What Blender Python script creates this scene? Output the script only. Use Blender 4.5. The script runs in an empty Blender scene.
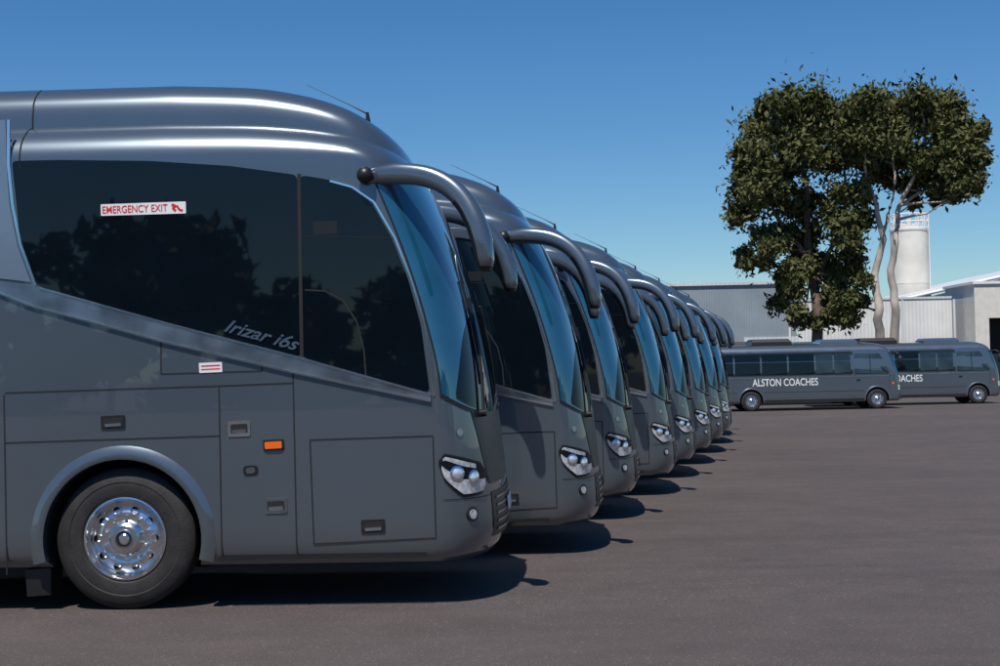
import bpy, bmesh, math, random
import numpy as np
from mathutils import Vector, Matrix
random.seed(7); rng=np.random.default_rng(7)
sc=bpy.context.scene
sc.view_settings.view_transform='Standard'; sc.view_settings.look='None'; sc.view_settings.exposure=0
# ---------------------------------------------------------------- camera
F=1388.9; CAMH=1.74
pit=math.atan(35/F); rol=math.radians(1.2)
fw=Vector((0,math.cos(pit),math.sin(pit))); r0=Vector((1,0,0)); u0=Vector((0,-math.sin(pit),math.cos(pit)))
rt=r0*math.cos(rol)-u0*math.sin(rol); up=r0*math.sin(rol)+u0*math.cos(rol)
cam=bpy.data.cameras.new('camera'); cam.lens=50; cam.sensor_width=36; cam.clip_end=3000
co=bpy.data.objects.new('camera',cam); sc.collection.objects.link(co); sc.camera=co
M=Matrix((rt,up,-fw)).transposed().to_4x4(); M.translation=Vector((0,0,CAMH)); co.matrix_world=M
def ray(px,py): return fw+rt*((px-500)/F)+up*((333-py)/F)
def WP(px,py,Y):
    d=ray(px,py); return Vector((0,0,CAMH))+d*(Y/d.y)
# ---------------------------------------------------------------- coach placement
PHI=math.radians(-2.5); HW=1.275
C1=Vector((0.04,11.5,0))
def P(px,py):
    d=ray(px,py); o=Vector((0,0,CAMH))
    ax=Vector((math.cos(PHI),math.sin(PHI),0)); ay=Vector((-math.sin(PHI),math.cos(PHI),0))
    p0=C1-ay*HW
    k=(p0-o).dot(ay)/d.dot(ay); q=o+d*k
    return ((q-p0).dot(ax), q.z)
# ---------------------------------------------------------------- materials
def mat(name,col,rough=.5,metal=0,coat=0,ior=1.5,var=0,vscale=3,bump=0,bscale=50,coat_r=.04,spec=.5):
    m=bpy.data.materials.new(name); m.use_nodes=True; nt=m.node_tree; b=nt.nodes['Principled BSDF']
    b.inputs['Base Color'].default_value=(*col,1); b.inputs['Roughness'].default_value=rough
    b.inputs['Metallic'].default_value=metal; b.inputs['Coat Weight'].default_value=coat
    b.inputs['Coat Roughness'].default_value=coat_r; b.inputs['IOR'].default_value=ior
    if not var: return m
    tc=nt.nodes.new('ShaderNodeTexCoord')
    n=nt.nodes.new('ShaderNodeTexNoise'); n.inputs['Scale'].default_value=vscale; n.inputs['Detail'].default_value=3
    nt.links.new(tc.outputs['Object'],n.inputs['Vector'])
    mr=nt.nodes.new('ShaderNodeMapRange'); mr.inputs[1].default_value=.3; mr.inputs[2].default_value=.7
    mr.inputs[3].default_value=1-var; mr.inputs[4].default_value=1+var
    nt.links.new(n.outputs['Fac'],mr.inputs[0])
    mx=nt.nodes.new('ShaderNodeVectorMath'); mx.operation='SCALE'; mx.inputs[0].default_value=col
    nt.links.new(mr.outputs[0],mx.inputs['Scale']); nt.links.new(mx.outputs[0],b.inputs['Base Color'])
    if bump:
        n2=nt.nodes.new('ShaderNodeTexNoise'); n2.inputs['Scale'].default_value=bscale; n2.inputs['Detail'].default_value=2
        nt.links.new(tc.outputs['Object'],n2.inputs['Vector'])
        bp=nt.nodes.new('ShaderNodeBump'); bp.inputs['Strength'].default_value=bump; bp.inputs['Distance'].default_value=.01
        nt.links.new(n2.outputs['Fac'],bp.inputs['Height']); nt.links.new(bp.outputs[0],b.inputs['Normal'])
    return m
def dusty(m,z0,z1,amt,dcol):
    """road dust film near the sills: mixes base colour towards dust with height, broken by noise"""
    nt=m.node_tree; b=nt.nodes['Principled BSDF']; src=b.inputs['Base Color'].links[0].from_socket
    tc=nt.nodes.new('ShaderNodeTexCoord'); sp=nt.nodes.new('ShaderNodeSeparateXYZ'); nt.links.new(tc.outputs['Object'],sp.inputs[0])
    mr=nt.nodes.new('ShaderNodeMapRange'); mr.inputs[1].default_value=z0; mr.inputs[2].default_value=z1; mr.inputs[3].default_value=amt; mr.inputs[4].default_value=0
    nt.links.new(sp.outputs[2],mr.inputs[0]); n=nt.nodes.new('ShaderNodeTexNoise'); n.inputs['Scale'].default_value=4; n.inputs['Detail'].default_value=6
    nt.links.new(tc.outputs['Object'],n.inputs['Vector']); mu=nt.nodes.new('ShaderNodeMath'); mu.operation='MULTIPLY'
    nt.links.new(mr.outputs[0],mu.inputs[0]); nt.links.new(n.outputs['Fac'],mu.inputs[1])
    mx=nt.nodes.new('ShaderNodeMix'); mx.data_type='RGBA'; mx.inputs[7].default_value=(*dcol,1); nt.links.new(mu.outputs[0],mx.inputs[0]); nt.links.new(src,mx.inputs[6])
    nt.links.new(mx.outputs[2],b.inputs['Base Color'])
PAINT=mat('coach_paint',(.128,.160,.188),.28,.65,1.0,var=.04,vscale=1.2,bump=.06,bscale=1.5,coat_r=.015)
dusty(PAINT,.35,1.0,.5,(.16,.14,.12))
PAINT2=mat('coach_paint_light',(.24,.30,.36),.3,.6,.8,var=.04)
GLASS=mat('tinted_glass',(.003,.006,.010),.02,0,0,ior=1.40,var=.1,bump=.04,bscale=1.1)
MGLASS=mat('side_pane_glass',(.02,.032,.040),.04,0,0,ior=1.6,var=.6,vscale=1.2)
WIND=mat('windscreen_glass',(.012,.085,.155),.02,0,1,ior=1.9,var=.25,vscale=1.5,coat_r=.01)
BLACK=mat('black_plastic',(.012,.012,.013),.4,var=.1)
GROOVE=mat('panel_gap',(.008,.009,.010),.7)
DARK=mat('underbody',(.012,.012,.012),.9)
CHROME=mat('chrome_trim',(.78,.80,.83),.16,1,var=.06,vscale=8)
BADGE=mat('badge_metal',(.38,.40,.43),.25,1,var=.1,vscale=20)
STEEL=mat('brushed_trim',(.40,.43,.47),.24,.95,.5,var=.4,vscale=4)
ALLOY=mat('alloy_wheel',(.70,.71,.73),.24,1,var=.12,vscale=10)
RUB=mat('tyre_rubber',(.019,.0175,.017),.7,var=.35,vscale=9,bump=.3,bscale=80)
LENS=mat('headlight_lens',(.70,.74,.78),.08,.5,1,var=.4,vscale=26,coat_r=.01)
ORANGE=mat('orange_lens',(.8,.14,.01),.2,0,.8)
WHITE=mat('white_paint',(.75,.75,.73),.5,var=.05)
RED=mat('red_print',(.6,.02,.02),.5)
# ---------------------------------------------------------------- mesh helpers
def newmesh(name,verts,faces,mats,mi=None,smooth=False,angle=None):
    me=bpy.data.meshes.new(name); me.from_pydata([tuple(v) for v in verts],[],faces)
    for m in mats: me.materials.append(m)
    if mi is not None: me.polygons.foreach_set('material_index',mi)
    if smooth: fixsmooth(me,angle or 35)
    me.update(); return me
def fixsmooth(me,angle=35,recalc=True,merge=0):
    bm=bmesh.new(); bm.from_mesh(me)
    if merge: bmesh.ops.remove_doubles(bm,verts=bm.verts,dist=merge)
    if recalc: bmesh.ops.recalc_face_normals(bm,faces=bm.faces)
    for f in bm.faces: f.smooth=True
    for e in bm.edges:
        if len(e.link_faces)==2: e.smooth = e.calc_face_angle(0)<math.radians(angle)
        else: e.smooth=False
    bm.to_mesh(me); bm.free(); me.update()
def hermite(tab):
    xs=[a for a,b in tab]; ys=[b for a,b in tab]; n=len(xs); d=[(ys[i+1]-ys[i])/(xs[i+1]-xs[i]) for i in range(n-1)]
    m=[d[0]]+[0 if d[i-1]*d[i]<=0 else 2*d[i-1]*d[i]/(d[i-1]+d[i]) for i in range(1,n-1)]+[d[-1]]
    def f(x):
        if x<=xs[0]: return ys[0]
        if x>=xs[-1]: return ys[-1]
        i=0
        while xs[i+1]<x: i+=1
        h=xs[i+1]-xs[i]; t=(x-xs[i])/h
        return (2*t**3-3*t*t+1)*ys[i]+(t**3-2*t*t+t)*h*m[i]+(-2*t**3+3*t*t)*ys[i+1]+(t**3-t*t)*h*m[i+1]
    return f
class Body:
    def __init__(s,W,xF,xA,n,L,mid,warp=None):
        s.W=hermite(W); s.xF=hermite(xF); s.xA=hermite(xA); s.n=n; s.L=L; s.mid=mid; s.warp=warp or (lambda x,z:z)
    def front(s,a,z):   # a: -pi/2..pi/2 ; 0 = centre, negative = near side
        W=s.W(z); xa=s.xA(z); c=s.xF(z)-xa; e=2/s.n
        x=xa+c*abs(math.cos(a))**e; y=math.copysign(W*abs(math.sin(a))**e,a)
        return Vector((x,y,s.warp(x,z)))
    def fo(s,a,z,off):
        p=s.front(a,z); da=.01; 
        t1=s.front(min(a+da,1.57),z)-s.front(max(a-da,-1.57),z); t2=s.front(a,z+.01)-s.front(a,z-.01)
        nn=t1.cross(t2)
        if nn.length<1e-9: nn=Vector((1,0,0))
        nn.normalize()
        if nn.x<0 and abs(a)<1.3: nn=-nn
        if nn.y*a<0 and abs(a)>=1.3: nn=-nn
        return p+nn*off
    def a_of_q(s,q): return -math.acos(min(1,max(0,q))**(s.n/2))
    def build(s,name,levels,arches,m,archr):
        rear=[-s.L+.0,-s.L+.03]+list(np.linspace(-s.L+.3,s.mid,12)); verts=[]; 
        for z in levels:
            W=s.W(z); xa=s.xA(z); near=[]
            for i,x in enumerate(rear):
                w=W-(.06 if i==0 else 0) if W>.1 else W
                near.append((x,-w,s.warp(x,z)))
            for k in range(1,17):
                x=s.mid+(xa-s.mid)*k/16
                near.append((x,-W,s.warp(x,z)))
            fr=[]
            for k in range(1,28):
                a=-math.pi/2+math.pi*k/28; fr.append(tuple(s.front(a,z)))
            far=[(x,-y,zz) for x,y,zz in reversed(near)]
            row=near+fr+far; N=len(row); verts+=row
        faces=[]
        for j in range(len(levels)-1):
            for i in range(N-1):
                faces.append((j*N+i,j*N+i+1,(j+1)*N+i+1,(j+1)*N+i))
        nl=len(levels)
        faces.append(tuple(range(N)))
        faces.append(tuple([j*N for j in range(nl)]+[j*N+N-1 for j in range(nl-1,-1,-1)]))
        me=newmesh(name,verts,faces,[m,DARK])
        bm=bmesh.new(); bm.from_mesh(me); bmesh.ops.remove_doubles(bm,verts=bm.verts,dist=.0005)
        bmesh.ops.dissolve_degenerate(bm,edges=bm.edges,dist=.0003)
        bmesh.ops.recalc_face_normals(bm,faces=bm.faces); bm.to_mesh(me); bm.free()
        ob=bpy.data.objects.new('tmp',me); sc.collection.objects.link(ob)
        cv=[];cf=[]; w=s.W(levels[3])
        for ax,az in arches:
            for y0,y1 in ((-w-.3,-w+.45),(w-.45,w+.3)):
                b=len(cv); K=48
                for y in (y0,y1):
                    for k in range(K):
                        t=2*math.pi*k/K; cv.append((ax+archr*math.cos(t),y,az+archr*math.sin(t)))
                for k in range(K): cf.append((b+k,b+(k+1)%K,b+K+(k+1)%K,b+K+k))
                cf.append(tuple(b+k for k in range(K-1,-1,-1))); cf.append(tuple(b+K+k for k in range(K)))
        cm=newmesh('cut',cv,cf,[DARK]); 
        bm=bmesh.new(); bm.from_mesh(cm); bmesh.ops.recalc_face_normals(bm,faces=bm.faces); bm.to_mesh(cm); bm.free()
        cob=bpy.data.objects.new('cut',cm); sc.collection.objects.link(cob)
        md=ob.modifiers.new('b','BOOLEAN'); md.operation='DIFFERENCE'; md.object=cob; md.solver='EXACT'
        try: md.material_mode='TRANSFER'
        except Exception: pass
        dg=bpy.context.evaluated_depsgraph_get(); out=bpy.data.meshes.new_from_object(ob.evaluated_get(dg)); out.name=name
        bpy.data.objects.remove(ob); bpy.data.objects.remove(cob)
        fixsmooth(out,32,recalc=False)
        di=[i for i,x in enumerate(out.materials) if x and x.name=='underbody']
        if di:
            for p in out.polygons:
                if p.normal.z<-.9 and p.center.z<levels[1]: p.material_index=di[0]
        return out
    def patch(s,name,uv,nu,nv,off,m):
        v=[];f=[]
        for j in range(nv+1):
            for i in range(nu+1):
                a,z=uv(i/nu,j/nv); v.append(s.fo(a,z,off))
        for j in range(nv):
            for i in range(nu):
                k=j*(nu+1)+i; f.append((k,k+1,k+nu+2,k+nu+1))
        me=newmesh(name,v,f,[m]); fixsmooth(me,60,recalc=False); return me
def rnd(pts,r,seg=5):
    out=[];n=len(pts)
    for i in range(n):
        p=Vector(pts[i]);a=Vector(pts[i-1]);b=Vector(pts[(i+1)%n])
        da=(a-p);db=(b-p);ra=min(r,da.length*.45);rb=min(r,db.length*.45)
        pa=p+da.normalized()*ra;pb=p+db.normalized()*rb
        for k in range(seg+1):
            t=k/seg; out.append(tuple(pa*(1-t)**2+p*2*t*(1-t)+pb*t*t))
    return out
def plate(name,pts,off,m,body=None,back=.012,Wf=None):
    """flat panel on the near side; pts in (x,z)"""
    n=len(pts); Wf=Wf or (lambda z:HW)
    v=[(x,-(Wf(z)+off),z) for x,z in pts]+[(x,-(Wf(z)-back),z) for x,z in pts]
    f=[tuple(range(n))]+[(i,(i+1)%n,n+(i+1)%n,n+i) for i in range(n)]
    me=newmesh(name,v,f,[m]); bm=bmesh.new(); bm.from_mesh(me); bmesh.ops.recalc_face_normals(bm,faces=bm.faces)
    fc=max(bm.faces,key=lambda q:q.calc_area())
    if fc.normal.y>0: bmesh.ops.reverse_faces(bm,faces=bm.faces)
    bm.to_mesh(me); bm.free(); return me
def joinm(name,meshes,smooth=False):
    v=[];f=[];mi=[];mats=[]
    for me in meshes:
        b=len(v); v+=[tuple(x.co) for x in me.vertices]; mp=[]
        for m in me.materials:
            if m not in mats: mats.append(m)
            mp.append(mats.index(m))
        for p in me.polygons:
            f.append(tuple(b+i for i in p.vertices)); mi.append(mp[p.material_index])
    me=newmesh(name,v,f,mats,mi)
    if smooth: fixsmooth(me,smooth,recalc=False)
    return me
def strip(pts,w,off,m,Wf=None,back=.004):
    out=[]
    for (x0,z0),(x1,z1) in zip(pts[:-1],pts[1:]):
        d=Vector((x1-x0,z1-z0)); 
        if d.length<1e-6: continue
        d.normalize(); n=Vector((-d.y,d.x))*w/2
        out.append(plate('s',[(x0+n.x,z0+n.y),(x0-n.x,z0-n.y),(x1-n.x,z1-n.y),(x1+n.x,z1+n.y)],off,m,back=back,Wf=Wf))
    return out
def tube(pts,rad,m,seg=8,name='tube'):
    v=[];f=[]; n=len(pts)
    pts=[Vector(p) for p in pts]
    if not isinstance(rad,(list,tuple)): rad=[rad]*n
    for i,p in enumerate(pts):
        t=(pts[min(i+1,n-1)]-pts[max(i-1,0)]).normalized()
        a=t.orthogonal() if abs(t.z)>.95 else t.cross(Vector((0,0,1))); a.normalize(); b=t.cross(a)
        for k in range(seg):
            q=2*math.pi*k/seg; v.append(p+(a*math.cos(q)+b*math.sin(q))*rad[i])
    for i in range(n-1):
        for k in range(seg): f.append((i*seg+k,i*seg+(k+1)%seg,(i+1)*seg+(k+1)%seg,(i+1)*seg+k))
    f.append(tuple(range(seg))); f.append(tuple((n-1)*seg+k for k in range(seg)))
    return newmesh(name,v,f,[m],smooth=True,angle=50)
def lathe(prof,mats,mi,seg=64,name='lathe',axis='y'):
    v=[];f=[];fm=[]; n=len(prof)
    for r,y in prof:
        for k in range(seg):
            t=2*math.pi*k/seg
            v.append((r*math.cos(t),y,r*math.sin(t)) if axis=='y' else (r*math.cos(t),r*math.sin(t),y))
    for i in range(n-1):
        for k in range(seg):
            f.append((i*seg+k,i*seg+(k+1)%seg,(i+1)*seg+(k+1)%seg,(i+1)*seg+k)); fm.append(mi[i])
    me=newmesh(name,v,f,mats,fm); fixsmooth(me,28); return me
def moved(me,dx,dy,dz,flip=False):
    m2=me.copy()
    for v in m2.vertices:
        y=-v.co.y if flip else v.co.y
        v.co=(v.co.x+dx,y+dy,v.co.z+dz)
    if flip: m2.flip_normals()
    return m2
def text_mesh(body,p0,p1,off,m,shear=0,hs=1,bold=0,Wf=None):
    cu=bpy.data.curves.new('t','FONT'); cu.body=body; cu.shear=shear; cu.offset=bold; cu.extrude=.0
    ob=bpy.data.objects.new('t',cu); sc.collection.objects.link(ob); bpy.context.view_layer.update()
    dg=bpy.context.evaluated_depsgraph_get(); me=bpy.data.meshes.new_from_object(ob.evaluated_get(dg)); bpy.data.objects.remove(ob)
    xs=[v.co.x for v in me.vertices]; x0=min(xs); w=max(xs)-x0
    d=Vector((p1[0]-p0[0],p1[1]-p0[1])); s=d.length/w; d.normalize(); n=Vector((-d.y,d.x)); Wf=Wf or (lambda z:HW)
    for v in me.vertices:
        q=Vector(p0)+d*(v.co.x-x0)*s+n*v.co.y*s*hs
        v.co=(q.x,-(Wf(q.y)+off),q.y)
    me.materials.clear(); me.materials.append(m); me.update(); return me
# ---------------------------------------------------------------- wheel
def make_wheel(R,rim,w,name):
    h=w/2
    prof=[(rim,-h*.85),(rim+.02,-h*.96),(rim+(R-rim)*.35,-h*1.03),(rim+(R-rim)*.5,-h*1.0),(rim+(R-rim)*.53,-h*1.03),(rim+(R-rim)*.75,-h*.97),(R-.015,-h*.84),(R,-h*.72),
          (R,-h*.4),(R-.012,-h*.38),(R-.012,-h*.3),(R,-h*.28),(R,h*.28),(R-.012,h*.3),(R-.012,h*.38),(R,h*.4),(R,h*.72),(R-.015,h*.84),(rim+(R-rim)*.5,h),(rim,h*.85)]
    ty=lathe(prof,[RUB],[0]*(len(prof)-1),72)
    k=rim/.3
    pr=[(.302*k,-h*.82),(.300*k,-h*.95),(.290*k,-h*.97),(.283*k,-h*.88),(.272*k,-h*.5),(.262*k,-h*.42),(.25*k,-h*.45),(.235*k,-h*.55),(.185*k,-h*.68),(.178*k,-h*.66),(.13*k,-h*.66),(.122*k,-h*.7),(.112*k,-h*1.0),(.095*k,-h*1.08),(.05*k,-h*1.1),(.001,-h*1.1)]
    rm=lathe(pr,[ALLOY,BLACK],[0]*(len(pr)-1),64)
    parts=[ty,rm]
    for i in range(10):
        a=2*math.pi*i/10; r=.212*k
        hole=lathe([(.032*k,-h*.56),(.032*k,-h*.74),(.028*k,-h*.74),(.028*k,-h*.60),(.0005,-h*.60)],[ALLOY,DARK],[0,0,0,1],14)
        parts.append(moved(hole,r*math.cos(a),0,r*math.sin(a)))
        nut=lathe([(.014*k,-h*.6),(.014*k,-h*.86),(.009*k,-h*.92),(.0005,-h*.92)],[CHROME],[0,0,0],8)
        a+=math.pi/10
        parts.append(moved(nut,.152*k*math.cos(a),0,.152*k*math.sin(a)))
    cap=lathe([(.07*k,-h*1.09),(.068*k,-h*1.14),(.058*k,-h*1.15),(.056*k,-h*1.12),(.04*k,-h*1.12),(.03*k,-h*1.17),(.0005,-h*1.18)],[STEEL,BLACK,CHROME],[0,0,1,1,2,2],24); parts.append(cap)
    return joinm(name,parts,28)
# ---------------------------------------------------------------- coach
Ft=hermite([(-2.5,1),(-1.9,.95),(-1.5,.85),(-1.2,.71),(-.97,.54),(-.8,.37),(-.7,.22),(-.6,.10),(-.5,.05)])
cw=lambda x,z: z if z<=3.3 else 3.3+(z-3.3)*Ft(x)
B=Body(W=[(.32,1.2),(.38,1.255),(.5,HW),(3.3,HW),(3.38,1.272),(3.45,1.255),(3.53,1.21),(3.60,1.13),(3.64,1.06),(3.66,1.0),(3.70,1.0),(3.85,.975),(3.94,.90),(4.0,.78),(4.03,.5),(4.045,0)],
  xF=[(.32,-.10),(.38,-.05),(.52,0),(.9,-.03),(1.48,-.09),(1.98,-.17),(2.65,-.35),(3.1,-.53),(3.3,-.63),(3.45,-.65),(3.66,-.68),(3.8,-.71),(3.95,-.76),(4.045,-.9)],
  xA=[(.32,-.58),(.38,-.53),(.5,-.50),(1.22,-.475),(1.67,-.50),(2.1,-.59),(2.48,-.70),(2.98,-.885),(3.3,-1.02),(3.66,-1.2),(4.045,-1.3)],
  n=2.6,L=12.2,mid=-2.6,warp=cw)
lev=sorted(set([.32,.34,.36,.38,.42,.5]+[round(.6+.09*i,3) for i in range(30)]+[3.3,3.34,3.38,3.42,3.45,3.49,3.53,3.565,3.60,3.625,3.64,3.65,3.66,3.70,3.75,3.80,3.85,3.90,3.94,3.975,4.0,4.015,4.03,4.04,4.045]))
wx,wz=P(123,543); wz=.525
arches=[(wx,wz),(wx-6.2,wz),(wx-7.55,wz)]
parts=[]
parts.append(('body',B.build('body',lev,arches,PAINT,.60)))
def PP(l): return [P(*q) for q in l]
w1=rnd(PP([(12,161),(60,160),(150,161),(230,166),(297,175),(301,357),(165,322),(40,287),(33,279),(20,235)]),.04)
w2=rnd(PP([(300,175),(330,180),(352,188),(372,203),(392,238),(408,278),(421,325),(430,393),(303,358)]),.05)
parts.append(('side_window',plate('side_window',w1,.006,GLASS)))
parts.append(('driver_window',plate('driver_window',w2,.006,GLASS)))
parts.append(('rear_side_window',plate('rear_side_window',rnd([(-11.9,3.3),(-11.9,2.35),(-4.5,2.35),(-4.2,2.6),(-4.15,3.3)],.08),.006,GLASS)))
lines=[]
inn=[(305,290),(325,291),(343,300),(357,322),(364,350),(366,376)]
lines+=strip(PP(inn),.012,.0085,GROOVE)
lines+=strip(PP([(299,174),(302,360)]),.026,.009,GROOVE)
lines+=strip(PP([(303,236),(392,238)]),.006,.008,BLACK)
for ln in ([(4,395),(7,575)],[(5,393),(218,386)],[(5,443),(219,436)],[(219,385),(222,560)],[(222,560),(297,557)],[(293,372),(297,557)],
           [(218,386),(294,383)],[(161,322),(161,374)],[(161,374),(262,371)],[(262,371),(262,352)],
           [(310,440),(433,436)],[(310,440),(314,544)],[(314,544),(436,538)],[(433,436),(436,538)]):
    lines+=strip(PP(ln),.011,.0025,GROOVE)
parts.append(('panel_gaps',joinm('panel_gaps',lines)))
tu=[(-40,276),(0,281),(40,287),(165,322),(300,357),(431,394)]; tl=[(431,401),(296,373),(160,341),(30,305),(0,293),(-40,284)]
parts.append(('belt_trim',plate('belt_trim',PP(tu+tl),.012,STEEL)))
parts.append(('belt_trim_edge',joinm('belt_trim_edge',strip(PP(list(reversed(tl))),.016,.020,CHROME)+strip(PP([(431,395),(300,358),(165,323),(40,288)]),.012,.020,CHROME)+strip(PP([(9,120),(9,165),(13,205),(21,245),(36,286)]),.022,.014,CHROME)
   +strip(PP([(330,181),(352,187),(374,202),(395,238),(411,278),(425,325),(434,396)]),.014,.009,CHROME))))
parts.append(('pillar_panel',plate('pillar_panel',PP([(-30,122),(6,120),(7,165),(10,205),(18,246),(31,282),(-30,275)]),.009,PAINT2)))
def flare(cx,cz,r0_,r1_,m,zb,Wf=None,K=36,side=-1,hw=HW,proud=.03):
    prof=[(r0_,-.05),(r0_,proud*.8),(r0_+.015,proud),(r0_+(r1_-r0_)*.5,proud*.9),(r1_,-.002)]
    a0=-math.asin(min(.98,(cz-zb)/((r0_+r1_)/2))); v=[];f=[]
    for i in range(K+1):
        a=a0+(math.pi-2*a0)*i/K
        for r,o in prof: v.append((cx+r*math.cos(a),side*(hw+o),cz+r*math.sin(a)))
    n=len(prof)
    for i in range(K):
        for j in range(n-1): f.append((i*n+j,i*n+j+1,(i+1)*n+j+1,(i+1)*n+j))
    return newmesh('flare',v,f,[m],smooth=True,angle=50)
fl=[]
for ax,az in arches:
    for sd in (-1,1): fl.append(flare(ax,az,.595,.70,PAINT,.36,side=sd))
parts.append(('wheel_arches',joinm('wheel_arches',fl,50)))
WH=make_wheel(.525,.31,.29,'wheel'); 
for i,(ax,az) in enumerate(arches):
    parts.append((f'wheel_{i}_right',moved(WH,ax,-HW+.185,az)))
    parts.append((f'wheel_{i}_left',moved(WH,ax,HW-.185,az,True)))
parts.append(('axle',joinm('axle',[tube([(ax,-1,az),(ax,1,az)],.12,DARK) for ax,az in arches]+[plate('mudflap',PP([(20,572),(46,570),(46,597),(22,599)]),-.1,BLACK,back=.35)])))
sm=[]
def rect(a,b,c,d,off,m,r=.012): sm.append(plate('p',rnd(PP([(a,b),(c,b-1),(c+.5,d-1),(a+.5,d)]),r,3),off,m))
for a,b,c,d,bg in ((101,416,125,430,BLACK),(228,422,250,437,CHROME),(265,499,287,514,BADGE),(361,520,385,534,BLACK)):
    rect(a,b,c,d,.008,bg); rect(a+2.5,b+2.5,c-2.5,d-3,.010,GROOVE); rect(a+4,b+8,c-4,d-3,.014,STEEL,.005)
rect(243,466,258,476,.006,BLACK,.03); rect(246,468,255,474,.01,BADGE,.02)
rect(263,440,284,451,.008,BLACK,.01); rect(265,442,282,449,.022,ORANGE,.01)
rect(199,363,222,373,.006,WHITE,.003)
rect(201,365.5,220,366.7,.008,RED,.0)
rect(201,369,220,370,.008,RED,.0)
rect(313,222,337,235,.0085,BLACK,.0)
parts.append(('side_fittings',joinm('side_fittings',sm)))
parts.append(('emergency_sticker',plate('emergency_sticker',rnd(PP([(101,204.5),(186,201.5),(186.3,213.5),(101.3,216)]),.006,2),.009,WHITE)))
parts.append(('emergency_text',text_mesh('EMERGENCY EXIT',P(103,213.6),P(168,211.2),.0115,RED,hs=1.25,bold=.006)))
parts.append(('emergency_icon',joinm('ei',strip(PP([(172,204.5),(176,206),(173,208),(176,211)]),.018,.0115,RED)+strip(PP([(177,205.5),(180,210),(183,210.5)]),.016,.0115,RED))))
parts.append(('maker_badge',text_mesh('Irizar i6s',P(224,331),P(298,351),.012,BADGE,shear=.45,hs=.85,bold=.016)))
parts.append(('skirt_trim',joinm('skirt_trim',strip([(wx+.72,.375),(-.56,.375)],.022,.004,BLACK)+strip([(-12,.375),(wx-7.55-.7,.375)],.022,.004,BLACK))))
q0=B.a_of_q(.17)
def wuv(u,v):
    e=1-abs(2*u-1)**3
    zb=1.56-.16*e; zt=3.12+.06*e
    return (q0*(1-2*u)*1.0, zb+(zt-zb)*v)
parts.append(('windscreen',B.patch('windscreen',wuv,40,24,.006,WIND)))
qb=B.a_of_q(.135)
parts.append(('windscreen_seal',B.patch('windscreen_seal',lambda u,v:(qb*(1-2*u),(1.53-.16*(1-abs(2*u-1)**3))+(1.62+.06*(1-abs(2*u-1)**3))*v),40,24,.003,BLACK)))
parts.append(('lower_screen_band',B.patch('lower_screen_band',lambda u,v:(B.a_of_q(.42)*(1-2*u),1.52-.12*(1-abs(2*u-1)**3)+(.75*(1-abs(2*u-1)**3)+.04)*v),40,8,.0085,GLASS)))  # near-black patch over the lower windscreen, tallest at the centre
parts.append(('front_mask',B.patch('front_mask',lambda u,v:((-.98+.30*(1-v))*(1-2*u),.86+.58*v),24,8,.004,BLACK)))
gr=[]
for k in range(5):
    gr.append(B.patch('g',lambda u,v,k=k:(-.55*(1-2*u),.50+.06*k+.018*v),16,1,.012,STEEL))
parts.append(('grille',joinm('grille',gr)))
parts.append(('lower_grille',B.patch('lower_grille',lambda u,v:(-.66*(1-2*u),.46+.34*v),20,4,.005,BLACK)))
parts.append(('number_plate',B.patch('number_plate',lambda u,v:(-.16*(1-2*u),.60+.11*v),6,1,.02,WHITE)))
hl=[]
for sgn in (1,-1):
    def huv(u,v,g=0,sgn=sgn):
        q=.06+.73*u; a=B.a_of_q(q)
        top=1.11-.10*u**1.6; bot=.99-.19*min(1,u/.5)**.8+(.0 if u<.5 else .03*((u-.5)/.5)**3)
        c=(top+bot)/2; h=(top-bot)/2*min(1,(u/.12+.08))*min(1,((1-u)/.14+.25))+g
        return (sgn*(a-(g*.6 if u<.5 else -g*.6)), c+(2*v-1)*h)
    hl.append(B.patch('h',lambda u,v,huv=huv:huv(u,v,.012),16,6,.006,BLACK))
    hl.append(B.patch('h',lambda u,v,huv=huv:huv(u,v,0),16,6,.010,GLASS))
    hl.append(B.patch('h',lambda u,v,huv=huv:huv(.05+.90*u,.05+.40*v,0),16,2,.014,LENS))
    hl.append(B.patch('h',lambda u,v,huv=huv:huv(.08+.70*u,.80+.14*v,0),12,2,.013,LENS))
    for u,v,r in ((.38,.52,.058),(.72,.50,.062)):
        a,z=huv(u,v); p=B.fo(a,z,.004); nrm=(B.fo(a,z,.02)-B.fo(a,z,0)).normalized()
        hl.append(tube([p,p+nrm*.012,p+nrm*.018],[r,r,r*.8],CHROME,20))
        hl.append(tube([p+nrm*.012,p+nrm*.021,p+nrm*.030],[r*.72,r*.68,r*.3],LENS,20))
    a=sgn*B.a_of_q(.55); p=B.fo(a,.66,-.005); nrm=(B.fo(a,.66,.02)-B.fo(a,.66,0)).normalized()
    hl.append(tube([p,p+nrm*.014],.055,BLACK,20)); hl.append(tube([p+nrm*.013,p+nrm*.02],.036,LENS,20))
parts.append(('headlights',joinm('headlights',hl,40)))
bl=[B.patch('b',lambda u,v:(-1.5*(1-2*u),.775+.006*v),50,1,.0035,GROOVE)]
parts.append(('bumper_gap',joinm('bumper_gap',bl)))
a=B.a_of_q(.42);p=B.fo(a,1.27,0);nrm=(B.fo(a,1.27,.02)-p).normalized()
parts.append(('front_badge',tube([p,p+nrm*.008],.028,STEEL,16)))
wp=[]
for s_ in (-1,1):
    pts=[B.fo(s_*(.75-.25*k/8)-(0),1.40+.11*k,.035) for k in range(9)]
    wp.append(tube(pts,.014,BLACK,6)); 
    pts=[B.fo(s_*(.62-.1*k/8),1.62+.10*k,.02) for k in range(9)]
    wp.append(tube(pts,.011,BLACK,6))
    wp.append(tube([B.fo(s_*.75,1.40,.0),B.fo(s_*.75,1.40,.06)],.03,BLACK,10))
parts.append(('wipers',joinm('wipers',wp,50)))
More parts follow.
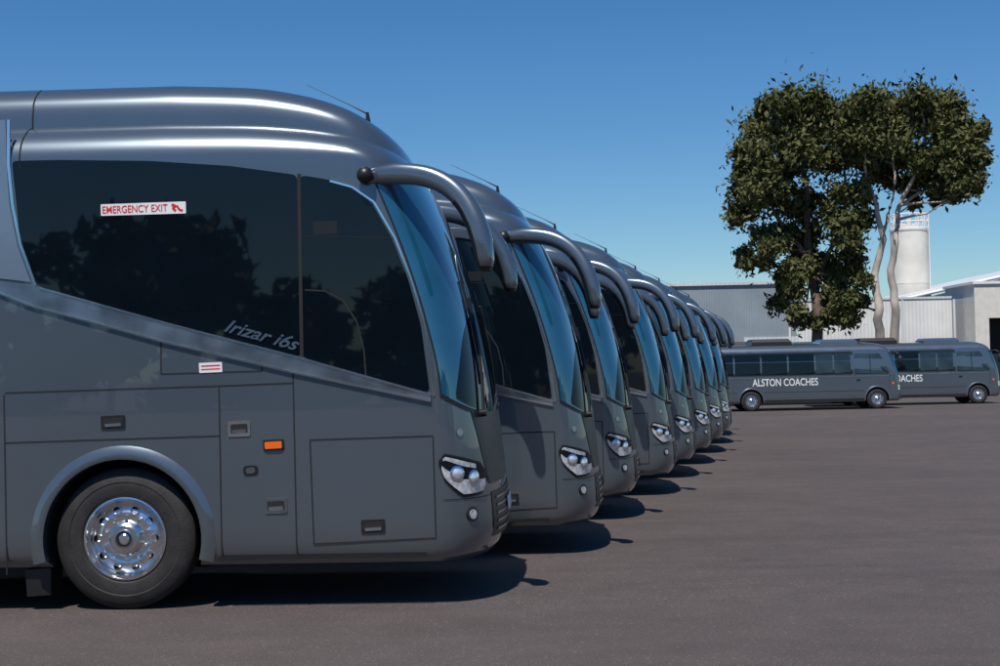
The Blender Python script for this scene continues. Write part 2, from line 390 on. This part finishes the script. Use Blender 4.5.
def mirror(sd):
    pth=[(352,182,.03,.03,1.20),(368,177,.055,.05,1.24),(395,174,.080,.07,1.28),(425,177,.080,.08,1.32),(448,187,.078,.085,1.36),(465,203,.078,.10,1.39),(476,222,.080,.12,1.41),(483,243,.080,.13,1.42),(486,262,.07,.125,1.42),(486,272,.045,.09,1.42)]
    v=[];f=[];mi=[];S=18; pc=[]
    for px,py,rn,ry,y in pth:
        x,z=P(px,py); x+=(.0 if sd<0 else .08*max(0,(px-380)/106)); pc.append(Vector((x,sd*y,z)))
    n=len(pc)
    dens=[];ex=[]
    for i in range(n-1):
        p0=pc[max(i-1,0)];p1=pc[i];p2=pc[i+1];p3=pc[min(i+2,n-1)]
        for k in range(4):
            t=k/4; q=.5*((2*p1)+(p2-p0)*t+(2*p0-5*p1+4*p2-p3)*t*t+(-p0+3*p1-3*p2+p3)*t**3)
            dens.append(q); ex.append((pth[i][2]*(1-t)+pth[i+1][2]*t,pth[i][3]*(1-t)+pth[i+1][3]*t))
    dens.append(pc[-1]);ex.append(pth[-1][2:4])
    m=len(dens)
    for i in range(m):
        t=dens[min(i+1,m-1)]-dens[max(i-1,0)]; t.y=0; t.normalize(); nn=Vector((-t.z,0,t.x))
        for k in range(S):
            q=2*math.pi*k/S; c=math.cos(q);s_=math.sin(q)
            c=math.copysign(abs(c)**.75,c); s_=math.copysign(abs(s_)**.75,s_)
            v.append(dens[i]+nn*c*ex[i][0]+Vector((0,1,0))*s_*ex[i][1])
    for i in range(m-1):
        for k in range(S):
            f.append((i*S+k,i*S+(k+1)%S,(i+1)*S+(k+1)%S,(i+1)*S+k)); 
            mi.append(1 if (i>m-4 or (i>m-19 and math.cos(2*math.pi*(k+.5)/S)<-.5)) else 0)
    f.append(tuple(range(S)));mi.append(0); f.append(tuple((m-1)*S+k for k in range(S)));mi.append(1)
    return newmesh('mirror',v,f,[PAINT,BLACK],mi,smooth=True,angle=60)
parts.append(('mirror_right',mirror(-1))); parts.append(('mirror_left',mirror(1)))
x,z=P(366,176); bm=bmesh.new(); bmesh.ops.create_uvsphere(bm,u_segments=20,v_segments=12,radius=.062); me=bpy.data.meshes.new('camera_pod'); bm.to_mesh(me); bm.free(); me.materials.append(BLACK)
for p_ in me.polygons: p_.use_smooth=True
parts.append(('camera_pod',moved(me,x,-1.33,z)))
def PI(px,py):
    x,z=P(px,py); return (x*1.07,-.55,CAMH+(z-CAMH)*1.068)
a1=PI(363,113);am=PI(345,104);a2=PI(302,84)
parts.append(('roof_antenna',joinm('roof_antenna',[tube([a1,am,a2],[.009,.004,.002],BLACK,6),tube([(a1[0]+.02,-.55,a1[2]-.22),(a1[0],-.55,a1[2]+.01)],[.035,.012],BLACK)])))
rl=[(P(25,90)[0]-.05,-B.W(z_)-.003,B.warp(-4,z_)) for z_ in (3.32,3.4,3.45,3.5,3.55,3.6,3.64,3.66,3.7,3.75,3.8,3.85,3.9,3.95,3.99)]
parts.append(('roof_joint',tube(rl,.006,GROOVE,5)))
# ---------------------------------------------------------------- ground profile
gp=hermite([(-60,0),(10,0),(14.5,-.14),(20,-.21),(30,-.28),(42,-.26),(54,-.15),(75,-.1),(120,0)])
def spawn(name,parts,loc,rz,sc_=1):
    e=bpy.data.objects.new(name,None); sc.collection.objects.link(e); e.location=loc; e.rotation_euler=(0,0,rz); e.empty_display_size=.5
    for n,me in parts:
        o=bpy.data.objects.new(n,me); sc.collection.objects.link(o); o.parent=e
    return e
cx=[.04,1.06,1.80,2.72,3.52,4.34,5.15,5.9,6.5]
for i in range(9):
    Y=11.5+3.5*i
    spawn('coach',parts,(cx[i],Y,gp(Y) if i else 0),PHI+math.radians([0,.3,-.4,.3,-.2,.4,-.3,.2,-8][i]))
# ---------------------------------------------------------------- minibus
MB=Body(W=[(.30,.94),(.36,.99),(.45,1.0),(1.35,1.0),(2.25,.94),(2.38,.89),(2.48,.78),(2.55,.6),(2.60,0)],
  xF=[(.30,-.08),(.36,-.02),(.5,0),(1.1,-.03),(1.35,-.07),(2.1,-.30),(2.3,-.40),(2.45,-.56),(2.55,-.85),(2.60,-1.2)],
  xA=[(.30,-.34),(.5,-.26),(1.1,-.28),(1.35,-.32),(2.1,-.56),(2.3,-.68),(2.60,-1.4)],n=3.2,L=7.8,mid=-1.6)
mlev=[.30,.33,.36,.40,.45,.6,.8,1.0,1.1,1.2,1.35,1.5,1.7,1.9,2.05,2.2,2.26,2.32,2.38,2.43,2.48,2.52,2.55,2.58,2.60]
ma=[(-1.0,.39),(-5.9,.39)]
mp=[('body',MB.build('minibus_body',mlev,ma,PAINT,.46))]
MW=MB.W
def mrect(x0,z0,x1,z1,off,m,r=.04): return plate('w',rnd([(x0,z0),(x1,z0),(x1,z1),(x0,z1)],r,3),off,m,Wf=MW)
mp.append(('window_band',mrect(-7.6,1.36,-1.92,2.25,.004,BLACK,.08)))
pn=[]
xs_=[-7.5,-6.55,-5.5,-4.45,-3.4,-2.68,-1.98]
for a_,b_ in zip(xs_[:-1],xs_[1:]):
    pn.append(mrect(a_+.03,1.41,b_-.03,1.88,.009,MGLASS if (b_>-3) else GLASS,.05)); pn.append(mrect(a_+.03,1.905,b_-.03,2.19,.009,MGLASS if (b_>-3) else GLASS,.04))
mp.append(('window_panes',joinm('panes',pn)))
mp.append(('driver_window',plate('dw',rnd([(-1.86,1.36),(-1.86,2.16),(-.88,2.16),(-.50,1.42),(-.54,1.36)],.05,4),.006,MGLASS,Wf=MW)))
l=[]
l+=strip([(-1.25,1.38),(-1.25,2.15)],.03,.011,BLACK,MW)
l+=strip([(-1.89,.42),(-1.89,2.2)],.014,.004,GROOVE,MW)+strip([(-.50,1.3),(-.52,.8)],.014,.004,GROOVE,MW)+strip([(-7.7,.72),(-6.45,.72)],.014,.004,GROOVE,MW)+strip([(-5.4,.72),(-1.5,.72)],.016,.004,GROOVE,MW)
l+=strip([(-7.7,1.28),(-.55,1.28)],.02,.005,CHROME,MW)+strip([(-7.7,2.31),(-.85,2.31)],.02,.006,STEEL,MW)+strip([(-5.4,.40),(-1.5,.40)],.04,.006,BLACK,MW)
mp.append(('trim_lines',joinm('trim_lines',l)))
mp.append(('door_handle',mrect(-1.8,1.12,-1.65,1.17,.02,BLACK,.01)))
mp.append(('lettering',text_mesh('ALSTON COACHES',(-5.85,.97),(-3.3,.97),.008,WHITE,hs=1.35,bold=.012,Wf=MW)))
mp.append(('windscreen',MB.patch('mws',lambda u,v:(MB.a_of_q(.25)*(1-2*u),1.38+.78*v),20,10,.006,WIND)))
hh=[]
for s_ in (-1,1):
    hh.append(MB.patch('h',lambda u,v,s_=s_:(s_*(MB.a_of_q(.3+.5*u)),.72+.2*v),8,3,.01,LENS))
mp.append(('headlights',joinm('mh',hh)))
mp.append(('side_lamps',mrect(-.42,.95,-.34,1.03,.01,ORANGE,.01)))
MWH=make_wheel(.39,.23,.24,'minibus_wheel')
for i,(ax,az) in enumerate(ma):
    mp.append((f'wheel_{i}_right',moved(MWH,ax,-.86,az))); mp.append((f'wheel_{i}_left',moved(MWH,ax,.86,az,True)))
mp.append(('wheel_arches',joinm('mf',[flare(ax,az,.455,.52,PAINT,.36,side=s_,hw=1.0,proud=.02) for ax,az in ma for s_ in (-1,1)],50)))
def pod(x0,x1,w,z0,z1,m,c=.12):
    v=[];
    for z,i in ((z0,0),(z0+(z1-z0)*.6,.02),(z1,c)):
        v+=[(x0+i,-w+i,z),(x1-i,-w+i,z),(x1-i,w-i,z),(x0+i,w-i,z)]
    f=[(8,9,10,11)]
    for r in (0,4): f+=[(r,r+1,r+5,r+4),(r+1,r+2,r+6,r+5),(r+2,r+3,r+7,r+6),(r+3,r,r+4,r+7)]
    return newmesh('pod',v,f,[m],smooth=True,angle=40)
mp.append(('roof_air_conditioner',joinm('rac',[pod(-5.8,-4.2,.7,2.5,2.80,BLACK),pod(-3.1,-1.6,.6,2.5,2.74,PAINT)])))
mr_=[tube([(-.55,-.9,2.15),(-.3,-1.12,2.2),(-.16,-1.2,2.1),(-.14,-1.2,2.0)],.02,BLACK,8),tube([(-.14,-1.2,2.05),(-.14,-1.2,2.0),(-.14,-1.2,1.72),(-.14,-1.2,1.68)],[.05,.1,.1,.05],BLACK,10)]
mp.append(('mirrors',joinm('mm',mr_,50)))
def mini(px,Y,rz=0,dz=0):
    p=WP(px,400,Y); return spawn('minibus',mp,(p.x,Y+1,gp(Y)+dz),rz)
mini(903,54,math.radians(.6)); mini(1003,57.2,math.radians(.4))
mini(868,60.5,math.radians(.5)); 
# ---------------------------------------------------------------- ground
ys=sorted(set([-300,-100,-60]+list(np.arange(-20,130,1.0))+[160,220,300,500,900,1500])); xs=[-1200,-300,-100,-40,-20,-10,0,10,20,40,100,300,1200]
v=[(x,y,gp(y)) for y in ys for x in xs]; nx=len(xs)
f=[(j*nx+i,j*nx+i+1,(j+1)*nx+i+1,(j+1)*nx+i) for j in range(len(ys)-1) for i in range(nx-1)]
G=bpy.data.materials.new('asphalt'); G.use_nodes=True; nt=G.node_tree; b=nt.nodes['Principled BSDF']
tc=nt.nodes.new('ShaderNodeTexCoord')
def noise(s,d,dist=0,sx=1,sy=1):
    mp_=nt.nodes.new('ShaderNodeMapping'); mp_.inputs['Scale'].default_value=(sx,sy,1); nt.links.new(tc.outputs['Object'],mp_.inputs[0])
    n=nt.nodes.new('ShaderNodeTexNoise'); n.inputs['Scale'].default_value=s; n.inputs['Detail'].default_value=d; n.inputs['Distortion'].default_value=dist
    nt.links.new(mp_.outputs[0],n.inputs['Vector']); return n.outputs['Fac']
def ramp(inp,a,bb,c,d):
    m=nt.nodes.new('ShaderNodeMapRange'); m.inputs[1].default_value=a;m.inputs[2].default_value=bb;m.inputs[3].default_value=c;m.inputs[4].default_value=d
    nt.links.new(inp,m.inputs[0]); return m.outputs[0]
def mul(a,bb):
    m=nt.nodes.new('ShaderNodeMath'); m.operation='MULTIPLY'; nt.links.new(a,m.inputs[0]); nt.links.new(bb,m.inputs[1]); return m.outputs[0]
k=mul(ramp(noise(.25,4,.5),.3,.7,.88,1.12),ramp(noise(2.5,6),.3,.7,.90,1.10))
k=mul(k,ramp(noise(90,2),.25,.75,.5,1.6)); k=mul(k,ramp(noise(.5,5,1.5,.15,1.6),.3,.75,.94,1.12))
k=mul(k,ramp(noise(28,2),.58,.72,1,1.6)); k=mul(k,ramp(noise(1.1,3,.6),.66,.74,1,.82))
vm=nt.nodes.new('ShaderNodeVectorMath'); vm.operation='SCALE'; vm.inputs[0].default_value=(.072,.057,.053); nt.links.new(k,vm.inputs['Scale'])
nt.links.new(vm.outputs[0],b.inputs['Base Color']); b.inputs['Roughness'].default_value=.85
bp=nt.nodes.new('ShaderNodeBump'); bp.inputs['Strength'].default_value=.7; bp.inputs['Distance'].default_value=.015
nt.links.new(noise(110,2),bp.inputs['Height']); nt.links.new(bp.outputs[0],b.inputs['Normal'])
g=bpy.data.objects.new('ground',newmesh('ground',v,f,[G])); sc.collection.objects.link(g)
# ---------------------------------------------------------------- buildings
def corr(name,col,scale,rough=.5,metal=0,axis='X',st=.8):
    m=mat(name,col,rough,metal,var=.1,vscale=.6); nt=m.node_tree; b=nt.nodes['Principled BSDF']; t=nt.nodes.new('ShaderNodeTexCoord')
    w=nt.nodes.new('ShaderNodeTexWave'); w.bands_direction=axis; w.inputs['Scale'].default_value=scale; w.inputs['Distortion'].default_value=0
    nt.links.new(t.outputs['Object'],w.inputs['Vector']); bp=nt.nodes.new('ShaderNodeBump'); bp.inputs['Strength'].default_value=st; bp.inputs['Distance'].default_value=.05
    nt.links.new(w.outputs['Fac'],bp.inputs['Height']); nt.links.new(bp.outputs[0],b.inputs['Normal']); return m
GREYC=corr('grey_cladding',(.25,.30,.335),2.2,.45,st=.3); WHC=corr('white_cladding',(.70,.70,.67),1.5,.6,st=.5); ROOFW=corr('roof_sheet',(.6,.62,.63),1.2,.4,st=.4)
TANKM=mat('tank_paint',(.60,.57,.51),.55,var=.22,vscale=.5); CONC=mat('beige_render',(.66,.63,.57),.8,var=.08)
def boxm(x0,y0,z0,x1,y1,z1,m,bev=0):
    bm=bmesh.new(); bmesh.ops.create_cube(bm,size=1)
    for v_ in bm.verts: v_.co=((x0+x1)/2+v_.co.x*(x1-x0),(y0+y1)/2+v_.co.y*(y1-y0),(z0+z1)/2+v_.co.z*(z1-z0))
    me=bpy.data.meshes.new('box'); bm.to_mesh(me); bm.free(); me.materials.append(m); return me
def gable(x0,y0,x1,y1,z0,z1,zr,m,mr,over=.3):
    v=[(x0-over,y0-over,z0),(x1+over,y0-over,zr),(x1+over,y1+over,zr),(x0-over,y1+over,z0)]
    v+=[(a,b_,c+.15) for a,b_,c in v]
    return newmesh('roof',v,[(0,1,2,3),(4,5,6,7),(0,1,5,4),(1,2,6,5),(2,3,7,6),(3,0,4,7)],[mr])
def bx(px,Y): return WP(px,350,Y).x
def bz(px,py,Y): return WP(px,py,Y).z
Y=80; x0=bx(640,Y); x1=bx(797,Y); zt=bz(740,285,Y)
sh=[('walls',boxm(x0,Y,-.5,x1,Y+25,zt,GREYC)),('parapet_cap',boxm(x0-.1,Y-.12,zt+.002,x1+.12,Y+25,zt+.16,ROOFW)),
    ('door',boxm(x0+6,Y-.06,-.3,x0+9.5,Y-.01,3.2,ROOFW)),('downpipe',tube([(x1-.4,Y-.1,0),(x1-.4,Y-.1,zt)],.07,WHITE))]
tm=text_mesh('YARD 7',(bx(776,Y),bz(780,296,Y)),(bx(795,Y),bz(780,296,Y)),0,BLACK,hs=1.1); 
for v_ in tm.vertices: v_.co.y=Y-.03
sh.append(('wall_lettering',tm)); spawn('grey_shed',sh,(0,0,0),0)
Y=78; x0=bx(799,Y); x1=bx(953,Y); zt=bz(870,300,Y)
spawn('corrugated_fence',[('panels',boxm(x0,Y,-.5,x1,Y+.12,zt,WHC)),('cap_rail',boxm(x0,Y-.05,zt+.002,x1,Y+.17,zt+.12,ROOFW))]+[('post',boxm(x0+i*2.9,Y-.08,-.5,x0+i*2.9+.12,Y-.002,zt-.05,ROOFW)) for i in range(1,4)],(0,0,0),0)
Y=84; x0=bx(905,Y); x1=bx(1080,Y)
fa=[('walls',boxm(x0,Y,-.5,x1,Y+20,bz(930,302,Y),WHC)),('roof',gable(x0,Y,x1,Y+20,bz(905,300,Y),0,bz(1080,258,Y),0,ROOFW))]
fa.append(('gable_wall',newmesh('gw',[(x0,Y+.01,bz(905,303,Y)),(x1,Y+.01,bz(905,303,Y)),(x1,Y+.01,bz(1080,260,Y))],[(0,1,2)],[WHC])))
fa.append(('gutter',tube([(x0-.3,Y-.35,bz(905,300,Y)),(x1+.3,Y-.35,bz(1080,258,Y))],.1,WHITE)))
Y2=76; xa=bx(976,Y2); xb=bx(1080,Y2)
fa+=[('side_block',boxm(xa,Y2,-.5,bx(990,Y2),Y2+5,bz(985,284,Y2),CONC)),('lintel',boxm(bx(990,Y2)+.003,Y2,bz(985,318,Y2),xb,Y2+5,bz(985,284,Y2)-.003,CONC)),('roller_door_recess',boxm(bx(990,Y2)+.003,Y2+1,-.5,xb,Y2+4.9,bz(985,318,Y2)-.003,DARK)),
     ('block_cap',boxm(xa-.1,Y2-.1,bz(985,284,Y2)+.003,xb,Y2+5.1,bz(985,284,Y2)+.15,WHITE))]
fa.append(('window',boxm(bx(945,Y),Y-.05,bz(950,322,Y),bx(968,Y),Y-.005,bz(950,310,Y),GLASS)))
spawn('factory_building',fa,(0,0,0),0)
Y=92; xc=(bx(894,Y)+bx(931,Y))/2; r=(bx(931,Y)-bx(894,Y))/2; zt=bz(912,230,Y)
tk=[('shell',lathe([(r,-1),(r,zt*.3),(r*1.015,zt*.3+.03),(r,zt*.3+.1),(r,zt*.65),(r*1.015,zt*.65+.03),(r,zt*.65+.1),(r,zt-.1),(r*1.04,zt-.08),(r*1.04,zt+.05),(r*.5,zt+.3),(.01,zt+.35)],[TANKM],[0]*11,48,axis='z'))]
rl=[]
for k in range(14):
    a=2*math.pi*k/14; rl.append(tube([(r*.98*math.cos(a),r*.98*math.sin(a),zt),(r*.98*math.cos(a),r*.98*math.sin(a),zt+1.0)],.04,WHITE,5))
for h in (.5,1.0): rl.append(tube([(r*.98*math.cos(a),r*.98*math.sin(a),zt+h) for a in np.linspace(0,2*math.pi,30)],.04,WHITE,5))
rl.append(tube([(0,0,zt),(0,0,zt+.9)],.2,TANKM,10))
for dx in (-.25,.25): rl.append(tube([(r*.6+dx,-r*.85,0),(r*.6+dx,-r*.85,zt+1)],.03,WHITE,5))
tk.append(('railing',joinm('rail',rl))); spawn('storage_tank',tk,(xc,Y,0),0)
# ---------------------------------------------------------------- trees
def leafmat(name,c1,c2):
    m=bpy.data.materials.new(name); m.use_nodes=True; nt=m.node_tree; b=nt.nodes['Principled BSDF']
    at=nt.nodes.new('ShaderNodeAttribute'); at.attribute_name='shade'
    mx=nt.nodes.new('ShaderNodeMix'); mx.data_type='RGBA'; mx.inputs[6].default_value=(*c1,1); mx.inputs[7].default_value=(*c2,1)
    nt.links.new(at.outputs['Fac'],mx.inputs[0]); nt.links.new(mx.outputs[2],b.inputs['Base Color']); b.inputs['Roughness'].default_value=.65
    b.inputs['Specular IOR Level'].default_value=.25
    return m
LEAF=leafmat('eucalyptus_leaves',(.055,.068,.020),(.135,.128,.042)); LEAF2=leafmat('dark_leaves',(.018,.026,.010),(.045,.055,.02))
def leaves(name,clumps,per,size,m,nsub=9,sr=.42,out=.85,fill=0.0):
    C=[];S=[]
    for c,r in clumps:
        base=rng.random()*.55
        sub=rng.normal(size=(nsub,3)); sub/=np.linalg.norm(sub,axis=1)[:,None]; sub*= (rng.random(nsub)**.45*r*out)[:,None]; sub[:,2]*=.8
        for s_ in sub:
            k=int(per/nsub*(.5+1.0*rng.random())); d=rng.normal(size=(k,3)); d/=np.linalg.norm(d,axis=1)[:,None]
            d*=(rng.random(k)**.75*r*sr*(.8+.9*rng.random()))[:,None]; d[:,2]*=.75
            C.append(np.array(c)+s_+d); S.append(np.clip(base+rng.random()*.35-.1+rng.random(k)*.25,0,1))
        if fill:
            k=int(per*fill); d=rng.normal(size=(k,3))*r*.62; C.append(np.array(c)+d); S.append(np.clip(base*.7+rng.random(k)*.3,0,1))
    C=np.concatenate(C);S=np.concatenate(S);n=len(C)
    u=rng.normal(size=(n,3)); u[:,2]-=.7; u/=np.linalg.norm(u,axis=1)[:,None]
    w=np.cross(u,rng.normal(size=(n,3))); w/=np.linalg.norm(w,axis=1)[:,None]
    L=(size*(.6+.8*rng.random(n)))[:,None]; u=u*L; w=w*L*.42
    V=np.stack([C-u,C+w,C+u,C-w],1).reshape(-1,3)
    me=bpy.data.meshes.new(name); me.vertices.add(4*n); me.vertices.foreach_set('co',V.ravel()); me.loops.add(4*n); me.loops.foreach_set('vertex_index',np.arange(4*n,dtype=np.int32))
    me.polygons.add(n); me.polygons.foreach_set('loop_start',np.arange(0,4*n,4,dtype=np.int32))
    try: me.polygons.foreach_set('loop_total',np.full(n,4,dtype=np.int32))
    except Exception: pass
    me.materials.append(m); at=me.attributes.new('shade','FLOAT','FACE'); at.data.foreach_set('value',S.astype(np.float32)); me.update(); me.validate(); return me
BARK=mat('pale_bark',(.42,.36,.30),.8,var=.35,vscale=1.5,bump=.4,bscale=8); BARKD=mat('brown_bark',(.13,.09,.065),.85,var=.35,vscale=2,bump=.5,bscale=8)
def tree(name,trunks,cl,Y,bark,per,depth,skip=()):
    parts=[]; tn=[]
    cl=list(cl); base=list(cl)
    for i in range(len(base)):
        for j in range(i):
            a,b_=base[i],base[j]; d=math.hypot(a[0]-b_[0],a[1]-b_[1])
            if d<34 and rng.random()<.70: cl.append(((a[0]+b_[0])/2+rng.normal()*2.5,(a[1]+b_[1])/2+rng.normal()*2.5,min(a[2],b_[2])*rng.uniform(.75,1.05)))
    wl=[]
    for i,(px,py,r) in enumerate(cl):
        p=WP(px,py,Y); p.y+=rng.uniform(-1,1)*depth; wl.append((tuple(p),r*Y/F*(1.10 if i<len(base) else 1.0)))
    for pts,r0_,r1_ in trunks:
        pp=[WP(px,py,Y) for px,py in pts]; n=len(pp)
        for i in range(1,n): pp[i].y+=rng.uniform(-.5,.5)
        dn=[]
        for i in range(n-1):
            for k in range(4): dn.append(pp[i].lerp(pp[i+1],k/4)+Vector((rng.normal()*.03,rng.normal()*.03,0)))
        dn.append(pp[-1]); m=len(dn)
        parts.append(tube(dn,[r0_+(r1_-r0_)*i/(m-1) for i in range(m)],bark,10))
        tn+=[(dn[i],r0_+(r1_-r0_)*i/(m-1)) for i in range(m//3,m)]
    for c,r in wl[:len(base)]:
        c=Vector(c); cand=[t for t in tn if t[0].z<c.z+.2] or tn
        b_=min(cand,key=lambda t:(t[0]-c).length+max(0,t[0].z-c.z+.6)*1.0)
        if (b_[0]-c).length<.3: continue
        mid=b_[0].lerp(c,.5)+Vector((rng.normal()*.15,rng.normal()*.15,-.18*(b_[0]-c).length*.5))
        parts.append(tube([b_[0],b_[0].lerp(mid,.5)+Vector((0,0,.03)),mid,c],[min(.08,b_[1]*.7),.06,.04,.015],bark,6))
    wood=joinm(name+'_wood',parts,50)
    print(name,len(wl))
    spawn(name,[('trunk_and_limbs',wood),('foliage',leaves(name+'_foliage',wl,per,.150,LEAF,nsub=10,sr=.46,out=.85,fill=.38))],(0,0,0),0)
cl1=[(760,120,15),(785,107,16),(810,101,16),(835,104,15),(750,147,13),(775,140,18),(805,130,20),(835,130,18),(856,120,13),(747,172,12),(745,195,11),(765,172,16),(740,217,8),(760,205,15),(790,165,18),(820,163,18),(848,158,15),(790,200,17),(820,200,18),(848,195,15),(757,240,11),(780,235,16),(752,262,8),(805,232,16),(835,230,17),(856,222,10),(772,258,8),(852,252,13),(858,270,8),(835,263,14),(815,258,10),(795,282,11),(785,302,9),(797,320,8),(845,290,10),(840,310,9),(856,318,8),(790,272,8),(742,150,6),(762,106,6),(830,292,8),(826,318,7)]
cl2=[(862,106,13),(885,102,14),(910,101,14),(935,104,14),(955,111,13),(967,128,10),(975,150,6),(870,128,15),(900,128,18),(930,130,18),(955,140,16),(967,162,11),(970,183,8),(882,152,14),(905,156,16),(935,159,16),(956,169,13),(958,192,9),(943,186,11),(925,180,10),(905,176,8),(888,170,9),(925,198,5),(943,201,5),(872,165,10),(852,140,12),(848,114,10)]
tree('gum_tree',[([(817,350),(816,310),(813,270),(809,230),(806,190),(802,150),(806,120)],.28,.06),([(815,300),(825,265),(838,235),(846,200),(845,160)],.15,.04),([(812,262),(795,240),(775,215),(765,180),(770,140)],.14,.04)],cl1,66,BARKD,560,2.4)
tree('gum_tree',[([(880,350),(876,310),(875,275),(881,240),(875,205),(868,180),(862,150)],.23,.05),([(894,350),(893,310),(889,270),(894,235),(900,205),(912,175),(925,140)],.22,.05),([(881,240),(888,215),(893,185),(890,150)],.11,.04),([(900,205),(925,190),(950,170),(960,145)],.09,.03)],cl2,64,BARK,560,2.0)
cl=[]
for i in range(330):
    x=rng.uniform(-75,75); h=7.2+1.6*math.sin(x*.17)+1.1*math.sin(x*.55+1); z=rng.uniform(.5,h); cl.append(((x,-48+rng.uniform(-3,3),z),rng.uniform(1.4,2.4)))
spawn('tree_row',[('foliage',leaves('row',cl,200,.6,LEAF2)),('trunks',joinm('rt',[tube([(x,-48,-.2),(x+.3,-48,4)],[.25,.12],BARKD) for x in range(-70,71,9)]))],(0,0,0),0)
# ---------------------------------------------------------------- light
Ld=Vector((.13,.45,-.88)).normalized()
sun=bpy.data.lights.new('sun','SUN'); sun.energy=5.0; sun.angle=math.radians(.53); sun.color=(1,.95,.88)
so=bpy.data.objects.new('sun',sun); sc.collection.objects.link(so); so.rotation_euler=Ld.to_track_quat('-Z','Y').to_euler()
w=bpy.data.worlds.new('World'); sc.world=w; w.use_nodes=True; nt=w.node_tree; bg=nt.nodes['Background']; bg.inputs[1].default_value=.086
sk=nt.nodes.new('ShaderNodeTexSky'); sk.sky_type='NISHITA'; sk.sun_disc=False; sk.sun_elevation=math.asin(-Ld.z); sk.sun_rotation=math.atan2(-Ld.x,-Ld.y)%(2*math.pi)
sk.air_density=1.0; sk.dust_density=.15; sk.ozone_density=3.0; sk.altitude=0
hs=nt.nodes.new('ShaderNodeHueSaturation'); hs.inputs['Saturation'].default_value=1.28; hs.inputs['Value'].default_value=1.0
nt.links.new(sk.outputs[0],hs.inputs['Color'])
mm=nt.nodes.new('ShaderNodeVectorMath'); mm.operation='MULTIPLY'; mm.inputs[1].default_value=(.80,.98,1.12); nt.links.new(hs.outputs[0],mm.inputs[0])
nt.links.new(mm.outputs[0],bg.inputs[0])
